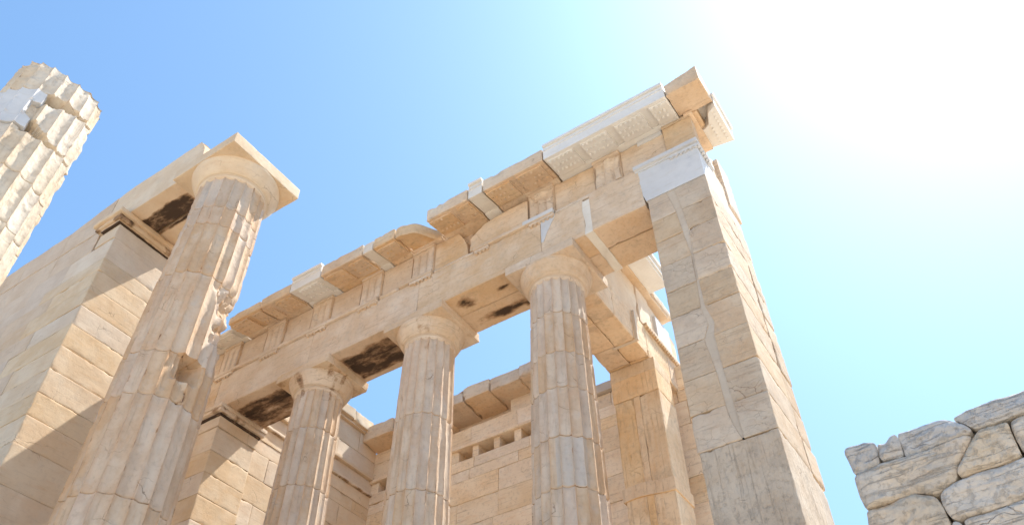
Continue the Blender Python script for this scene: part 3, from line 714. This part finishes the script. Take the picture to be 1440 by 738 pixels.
for i in range(len(zs)-1):
    z0, z1 = zs[i]+.003, zs[i+1]-.003; k = i*3.7+2
    if i == 0:
        def ntc(P, P0):
            P = P.copy(); w = np.exp(-((P0[:, 0]+1.98)/.10)**4)*(P0[:, 1] < 8.1); P[:, 2] -= w*.05*(P0[:, 2] > z1-.01); P[:, 1] += w*.03*(P0[:, 2] > z1-.01); return P
        mf = MB(); block(mf, -2.60, -1.65, 8.0, 9.13, z0, z1, res=.05, ry=.08, r=.014, chip=.05, seed=k, rough=.008, post=ntc)
        block(mf, -2.60, -1.66, 9.18, 9.62, z0, z1, res=.09, r=.012, chip=.05, seed=k+1, rough=.008); mf.build('foot_block', PILV, tP)
        continue
    w = [0, 0, 0, 0, 0, -1.0, -1.0, 0, 0, 0][i] if i < 10 else 0
    block(m, -2.62, -2.0, 8.0+rnd.uniform(-.006, .006), 8.6, z0, z1, res=.05, ry=.09, r=.012, chip=.05, thr=.6, seed=k, post=pl, rough=.006, tone=w*.9)
    block(m, -2.25, -1.65, 8.0+rnd.uniform(-.006, .006), 9.125, z0, z1, res=.05, ry=.07, r=.014, chip=.07, thr=.56, seed=k+1, post=pr, rough=.006)
    block(m, -2.60, -2.0, 8.62, 9.60, z0, z1, res=.10, r=.012, chip=.05, seed=k+2)
    y1 = 9.63 + rnd.uniform(-.03, .05)
    block(m, -2.0, -1.65+rnd.uniform(-.012, .006), 9.18, y1, z0+rnd.uniform(-.0, .02), z1, res=.06, r=.014, chip=.07, thr=.56, seed=k+3)
m.build('shaft', PILM, tP)
m = MB()
zz = np.linspace(5.25, 9.785, 130)
V = []; F = []
for i, z in enumerate(zz):
    c = strip_x(z)+.010*math.sin(z*7); w = strip_w(z)*.5+.002
    w += .022; V += [(c-w, 8.010, z), (c+w, 8.010, z), (c+w, 8.3, z), (c-w, 8.3, z)]
    if i: a = (i-1)*4; F += [(a, a+1, a+5, a+4), (a+1, a+2, a+6, a+5), (a+3, a, a+4, a+7)]
m.add(V, F); m.build('mortar_strip', PATCH, tP)

# ---- rear pier and west beam
tQ = thing('rear_pier', 'square ochre pier with raised horizontal bands behind the mended column', 'pillar', (-4.65, 11.8, H))
m = MB(); zs = [H, 4.7, 5.9, 6.1, 7.25, 7.45, 8.95]
for a, b, s_ in ((H, 5.75, 1), (5.752, 7.10, 2), (7.102, 8.95, 3)):
    block(m, -5.08, -4.70, 11.34, 12.05, a+.003, b-.003, res=.07, r=.02, chip=.06, seed=s_, rough=.010)
    block(m, -4.575, -4.19, 11.34, 12.05, a+.003, b-.003, res=.07, r=.02, chip=.06, seed=s_+5, rough=.010)
    block(m, -4.70, -4.575, 11.335, 11.9, a+.003, b-.003, res=.07, r=.008, chip=.01, seed=s_+9, tone=.3)
block(m, -5.10, -4.19, 11.33, 12.02, 8.955, 9.42, res=.07, r=.012, chip=.04, seed=14.2, tone=.3)
block(m, -5.12, -4.19, 11.34, 12.02, 9.424, 9.697, res=.07, r=.012, chip=.04, seed=15.2, tone=-.2)
m.build('shaft', OCHV, tQ)
for a, b in ((5.62, 5.84), (6.95, 7.19), (8.60, 8.83)):
    m = MB()
    def bw(P, P0):
        P = P.copy(); P[:, 2] += .05*np.sin(P0[:, 0]*5+a)*.6; return P
    block(m, -5.12, -4.165, 11.305, 12.06, a, b, res=.06, r=.012, chip=.02, seed=a, tone=.3, post=bw)
    if b < 8: m.build('band', OCHV, tQ)
tG = thing('side_beam', 'stone beam running back from the mended column over the ochre pier', 'beam', (-4.6, 10.8, 9.7))
ys = [9.02, 9.95, 10.72, 11.30, 12.30, 13.0]; m = MB()
for a, b in zip(ys[:-1], ys[1:]):
    block(m, -4.66, -4.255+rnd.uniform(-.008, .008), a+.004, b-.004, 9.705 if a > 9.9 else 9.70, 10.44, res=.06, rx=.06, r=.014, chip=.07, thr=.56, seed=a*3, tonef=soffit_tone)
    block(m, -5.12, -4.67, a+.004, b-.004, 9.71, 10.44, res=.09, r=.012, chip=.05, seed=a*3+1, tonef=soffit_tone)
m.build('architrave', OCH, tG)
m = MB(); block(m, -4.72, -4.20, 10.74, 10.80, 9.694, 10.42, res=.05, r=.008, chip=.01, seed=2); m.build('mortar_strip', PATCH, tG)
m = MB(); block(m, -5.1, -4.19, 11.3, 13.0, 10.445, 10.52, res=.06, r=.01, chip=.04, seed=3, tone=.3)
for y in np.arange(11.4, 12.9, .085): peg(m, -4.205, y, 10.405, 10.445, .025)
m.build('taenia', OCH, tG)
m = MB()
def ft(P, P0):
    P = P.copy(); n = fbm(P0*2.4, 3); P[:, 2] = np.minimum(P[:, 2], np.interp(P0[:, 1], [9, 11.6, 12, 13], [11.46, 11.46, 11.4, 11.1])+.08*(n-.5)); return P
ysf = [9.02, 10.1, 11.2, 11.75, 12.2, 12.95]
for i, (a, b) in enumerate(zip(ysf[:-1], ysf[1:])):
    block(m, -5.05, -4.27-(.02 if i % 2 else 0), a+.004, b-.004, 10.445 if b < 11.3 else 10.524, 11.47, res=.06, rx=.2, r=.014, chip=.09, thr=.53, seed=a*7, post=ft)
m.build('frieze', WALLM, tG)
m = MB(); block(m, -4.4, -4.235, 11.95, 12.6, 10.53, 11.20, res=.08, r=.006, chip=0, seed=4); m.build('white_frieze_inset', NEW, tG)
m = MB(); block(m, -4.6, -4.15, 9.02, 12.5, 11.475, 11.545, res=.06, r=.012, chip=.05, thr=.55, seed=6, tone=.3)
block(m, -4.8, -4.12, 11.72, 12.7, 11.55, 11.72, res=.05, r=.04, chip=.12, thr=.5, seed=7, rough=.02); m.build('cornice_moulding', OLD, tG)
m = MB(); block(m, -4.6, -3.76, 9.0, 11.68, 11.55, 11.80, res=.08, r=.006, chip=.01, seed=8, rough=.002)
block(m, -3.758, -3.72, 9.0, 11.67, 11.60, 11.66, res=.1, r=.004, chip=0); block(m, -3.758, -3.69, 9.0, 11.66, 11.74, 11.81, res=.1, r=.004, chip=0)
m.build('white_cornice_slab', NEWC, tG)

# ---- wing interior: east wall and back wall
t1 = thing('side_wall', 'sunlit inner block wall with thin mouldings, seen beside the pilaster and first column', 'wall', (-12.5, 11, H))
m = MB(); zs = [H, 4.4, 4.95, 5.5, 6.05, 6.6, 7.15, 7.70, 8.23, 8.78, 9.33, 9.62]
courses_y(m, 9.0, 12.62, -12.12, .5, zs, 1.05, seed=7, res=.10, r=.010, chip=.05, thr=.585)
block(m, -12.6, -12.11, 9.0, 12.62, 9.623, 9.92, res=.08, r=.008, chip=.03, seed=1)
block(m, -12.6, -12.115, 9.0, 12.62, 10.0, 10.32, res=.08, r=.008, chip=.03, seed=3)
courses_y(m, 9.0, 12.62, -12.11, .5, [10.42, 10.85, 11.40], 1.2, seed=9, res=.09, r=.010, chip=.05, thr=.585)
m.build('wall', WALLM, t1)
m = MB(); block(m, -12.6, -12.05, 9.0, 12.60, 9.925, 9.995, res=.06, r=.02, chip=.05, thr=.55, seed=2, tone=.2, stainf=lambda P: .4*sstep(9.95, 9.93, P[:, 2]))
block(m, -12.6, -12.03, 9.0, 12.58, 10.325, 10.415, res=.06, r=.015, chip=.05, thr=.55, seed=4, tone=.3)
m.build('moulding', WALLM, t1)
m = MB()
def ct(P, P0):
    P = P.copy(); n = fbm(P0*3, 3); P[:, 2] = np.minimum(P[:, 2], 11.72+.05*(n-.5)); P[:, 1] = np.minimum(P[:, 1], 12.22+.1*(n-.5)); return P
block(m, -12.6, -11.93, 9.0, 11.55, 11.46, 11.78, res=.06, r=.015, chip=.08, thr=.55, seed=5, post=ct)
block(m, -12.6, -11.95, 11.56, 12.4, 11.44, 11.78, res=.05, r=.015, chip=.10, thr=.5, seed=6, post=ct)
block(m, -12.6, -12.03, 9.0, 12.5, 11.402, 11.45, res=.08, r=.01, chip=.02, seed=6.5, tone=.3)
m.build('cornice', WALLM, t1)
t2 = thing('back_wall', 'rear block wall with a row of square sockets under a broken overhanging cornice', 'wall', (-8, 13, H))
m = MB(); zs = [H, 4.55, 5.10, 5.65, 6.20, 6.75, 7.30, 7.83, 8.38, 8.93, 9.46, 9.72]
courses_x(m, -12.6, -3.3, 12.60, .6, zs, 1.08, seed=3, res=.09, ry=.25, r=.010, chip=.05, thr=.6)
courses_x(m, -12.6, -3.3, 12.59, .6, [9.72, 9.98], 1.3, seed=13, res=.09, ry=.25, r=.010, chip=.03)
sx = [-11.75, -11.1, -10.5, -9.92, -9.38, -8.83, -8.28, -7.74, -7.2]
prev = -12.6
for i, x in enumerate(sx):
    w = [.28, .30, .30, .30, .37, .40, .38, .34, .3][i]
    block(m, prev+.003, x-w/2, 12.60, 13.2, 9.984, 10.26, res=.06, ry=.2, r=.012, chip=.04, seed=x)
    # ragged stone left inside each socket
    block(m, x-w/2-.01, x+w/2+.01, 12.78+rnd.uniform(.02, .2), 13.2, 9.984, 10.0+rnd.uniform(.04, .16), res=.04, r=.03, chip=.1, thr=.45, seed=x*2, rough=.02)
    prev = x+w/2
block(m, prev, -6.6, 12.60, 13.2, 9.984, 10.26, res=.08, r=.012, chip=.04, seed=90)
courses_x(m, -6.6, -3.3, 12.60, .6, [9.984, 10.30], 1.3, seed=23, res=.09, r=.010, chip=.06, thr=.55)
courses_x(m, -12.6, -6.7, 12.60, .6, [10.35, 10.80], 1.1, seed=43, res=.08, ry=.25, r=.010, chip=.04)
courses_x(m, -12.6, -6.9, 12.62, .6, [10.803, 11.12], 1.5, seed=53, res=.08, ry=.25, r=.012, chip=.06, skip=lambda a, b, c, d: a < -8.85 and b > -9.6)
m.build('wall', BACKM, t2)
m = MB(); block(m, -12.6, -6.65, 12.53, 13.1, 10.264, 10.345, res=.06, ry=.2, r=.012, chip=.06, thr=.55, seed=5, tone=.3); m.build('moulding', BACKM, t2)
m = MB(); plain(m, -12.6, -3.3, 13.21, 13.4, H, 10.5); plain(m, -12.6, -6.9, 12.9, 13.2, 10.5, 11.3); m.build('core', OLD, t2, smooth=False)
def bt(P, P0):
    P = P.copy(); n = fbm(P0*np.array([1.6, 1.6, .1])+8, 4)
    P[:, 2] = np.minimum(P[:, 2], np.interp(P0[:, 0], [-12.1, -11, -9.3, -9.0, -7.2, -6.5], [11.55, 11.52, 11.42, 11.52, 11.45, 11.3])+.09*(n-.5))
    P[:, 2] = np.where(P0[:, 2] < 11.3, P[:, 2]+np.interp(P0[:, 1], [12.1, 12.6], [.0, -.04]), P[:, 2]); return P
for i, (a, b) in enumerate(((-12.1, -11.2), (-11.19, -10.3), (-10.29, -9.15), (-9.14, -8.42), (-8.41, -7.62), (-7.61, -6.8))):
    m = MB(); block(m, a+.004, b-.004, 12.08+rnd.uniform(-.02, .04), 12.95, 11.16, 11.70, res=.055, r=.02, chip=.12, thr=.52, seed=i*4.4, post=bt, rough=.015, tonef=lambda P: .6*sstep(11.2, 11.16, P[:, 2]))  # ochre lower face: patina with bounced light painted in
    m.build('cornice_block', OCH, t2)
m = MB(); block(m, -6.35, -5.62, 12.5, 13.1, 10.31, 10.52, res=.06, r=.012, chip=.06, seed=6.6); m.build('white_capping_block', PATCH, t2)

# ---- rough wall, lower right
YW = 6.5; AW = math.radians(-5.0)
dirw = np.array([math.cos(AW), math.sin(AW), 0.]); nrm = np.array([math.sin(AW), -math.cos(AW), 0.])   # nrm points to the lens side
tR = thing('rough_block_wall', 'wall of huge rounded blocks with grey capping, in the lower right corner', 'wall', (1.2, 6.8, -1.6))
OX, OZ = -0.8797, 3.78                                               # local origin of the wall outline (left top corner)
C0 = np.array([OX, YW, 0.])
def stone(poly, mat, seed, bulge=.10, depth=.55, grooved=0):
    """one irregular block: outline (s, z) on the wall plane, swollen face, real depth"""
    poly = np.array(poly, float); L = np.linalg.norm(np.roll(poly, -1, 0)-poly, axis=1); pts = []
    for i in range(len(poly)):
        n = max(1, int(L[i]/.022)); a, b = poly[i], poly[(i+1) % len(poly)]
        pts += [a+(b-a)*k/n for k in range(n)]
    B = np.array(pts)
    for _ in range(2): B = .5*B + .25*(np.roll(B, 1, 0)+np.roll(B, -1, 0))
    c = B.mean(0); m = MB(); n = len(B)
    n1 = fbm(np.stack([B[:, 0]*6+seed, B[:, 1]*6, 0*B[:, 0]], 1), 3)-.5
    B = B + (B-c)/np.linalg.norm(B-c, axis=1, keepdims=True)*(.020*n1)[:, None]
    rings = [(1.0, depth), (1.0, .04)]
    rad = np.linalg.norm(B-c, axis=1)
    V = []
    def P3(S, d): return C0 + S[:, 0:1]*dirw + np.array([0, 0, 1.])*S[:, 1:2] - nrm*d[:, None]
    ts = [None, 0, .012, .03, .05, .075, .10, .13, .165, .20, .24, .28, .32, .37, .42, .47, .53, .59, .65, .72, .79, .86, .93]
    for k, t in enumerate(ts):
        if t is None: V.append(P3(B, np.full(n, depth))); continue
        S = c + (B-c)*(1-t); e = t*rad                           # distance from the rim
        d = bulge*(1-np.clip(e/.07, 0, 1))**2.4
        q = np.stack([S[:, 0]*3.2+seed, S[:, 1]*3.2, 0*rad], 1)
        fq = fbm(q*1.3, 4); d = d + .07*(fq-.5) + .03*np.abs(fbm(q*3.5, 3)-.5) + .014*(fbm(q*9, 3)-.5) - .02
        V.append(P3(S, d))
    V = np.vstack(V); F = []
    for r_ in range(len(ts)-1):
        for i in range(n):
            j = (i+1) % n; F.append((r_*n+i, r_*n+j, (r_+1)*n+j, (r_+1)*n+i))
    V = np.vstack([V, V[-n:].mean(0)[None]]); k = (len(ts)-1)*n
    F += [(k+i, k+(i+1) % n, len(V)-1) for i in range(n)]
    m.add(V, F); return m.build('block', mat, tR)
RT = np.array(rt); UPV = np.array(up); FW = np.array(fw)
# outlines measured on the wall plane: column = metres along the wall, metres above the lens
STONES = [
    (1, [(0.001, 3.831), (0.056, 3.86), (0.181, 3.85), (0.267, 3.81), (0.266, 3.737), (0.247, 3.661), (0.25, 3.62), (0.018, 3.597)]),
    (1, [(0.27, 3.792), (0.344, 3.761), (0.384, 3.816), (0.448, 3.823), (0.457, 3.765), (0.45, 3.697), (0.439, 3.604), (0.261, 3.62), (0.256, 3.658), (0.272, 3.735)]),
    (1, [(0.453, 3.821), (0.852, 3.789), (0.872, 3.756), (0.936, 3.693), (0.994, 3.609), (0.968, 3.593), (0.445, 3.597), (0.456, 3.695), (0.457, 3.765)]),
    (1, [(0.884, 3.767), (0.968, 3.794), (1.259, 3.801), (1.439, 3.796), (1.601, 3.779), (1.528, 3.618), (1.363, 3.622), (1.005, 3.612), (0.95, 3.699)]),
    (0, [(0.016, 3.59), (0.249, 3.617), (0.444, 3.594), (0.945, 3.595), (0.958, 3.567), (0.777, 3.384), (0.724, 3.287), (0.558, 3.226), (0.412, 3.298), (0.021, 3.282), (0.004, 3.426), (0.013, 3.498)]),
    (0, [(0.994, 3.586), (1.067, 3.603), (1.234, 3.597), (1.219, 3.49), (1.212, 3.337), (1.22, 3.304), (0.753, 3.29), (0.747, 3.332), (0.788, 3.385)]),
    (0, [(1.241, 3.598), (1.361, 3.617), (1.554, 3.61), (1.413, 3.299), (1.227, 3.304), (1.219, 3.335), (1.225, 3.488)]),
    (0, [(0.019, 3.275), (0.41, 3.292), (0.537, 3.222), (0.559, 3.161), (0.564, 3.004), (0.56, 2.955), (0.538, 2.822), (-0.042, 2.889), (-0.015, 3.121)]),
    (0, [(0.578, 3.224), (0.72, 3.279), (1.22, 3.295), (1.412, 3.296), (1.281, 3.008), (1.092, 3.001), (0.641, 2.986), (0.582, 3.003), (0.562, 3.133)]),
    (0, [(0.575, 2.995), (0.63, 2.98), (0.647, 2.926), (0.604, 2.69), (0.506, 2.72), (0.545, 2.869)]),
    (0, [(0.645, 2.978), (1.088, 2.992), (1.277, 3.0), (1.131, 2.678), (0.617, 2.686), (0.656, 2.923)]),
    (0, [(-0.06, 2.886), (0.575, 2.802), (0.549, 2.553), (-0.076, 2.576)]),
    (0, [(0.608, 2.681), (1.128, 2.671), (1.025, 2.443), (0.539, 2.406)]),
    (0, [(1.607, 3.776), (2.088, 3.774), (2.011, 3.618), (1.536, 3.618)]),
    (0, [(1.56, 3.607), (2.008, 3.611), (1.857, 3.305), (1.42, 3.3)]),
    (0, [(1.418, 3.294), (1.854, 3.298), (1.711, 3.009), (1.284, 2.999)]),
    (0, [(1.282, 2.994), (1.708, 3.002), (1.553, 2.689), (1.137, 2.676)])]
# the same masonry carried on beyond the frame
for r_, (za, zb, sa) in enumerate(((2.40, 2.67, 1.14), (2.69, 2.99, 1.72), (3.005, 3.30, 1.87), (3.31, 3.61, 2.02), (3.625, 3.79, 2.10))):
    while sa < 6.4:
        L = rnd.uniform(.55, .95); j = [rnd.uniform(-.02, .02) for _ in range(2)]
        STONES.append((1 if r_ == 4 else 0, [(sa+.01, za+.01), (sa+L*.5, za+j[0]*.5+.008), (sa+L-.01, za+.01), (sa+L-.02, (za+zb)/2), (sa+L-.01, zb-.01), (sa+L*.5, zb+j[1]*.5-.008), (sa+.01, zb-.01)])); sa += L
for k, (mt, poly) in enumerate(STONES):
    stone(poly, ROUGHG if mt else ROUGH, 3.3*k+1, bulge=.022 if mt else .034)
m = MB(); V = []
for s_, z_ in ((0.06, -1.6), (6.5, -1.6), (6.5, 3.68), (1.6, 3.68), (.9, 3.66), (.06, 3.5)):
    for d_ in (.22, .75): V.append(C0+s_*dirw+np.array([0, 0, z_])-nrm*d_)
F = [(0, 2, 4, 6, 8, 10), (11, 9, 7, 5, 3, 1)] + [(2*i+1, 2*i, (2*i+10) % 12, (2*i+11) % 12) for i in range(6)]
m.add(V, F); m.build('core', ROUGH, tR, smooth=False)
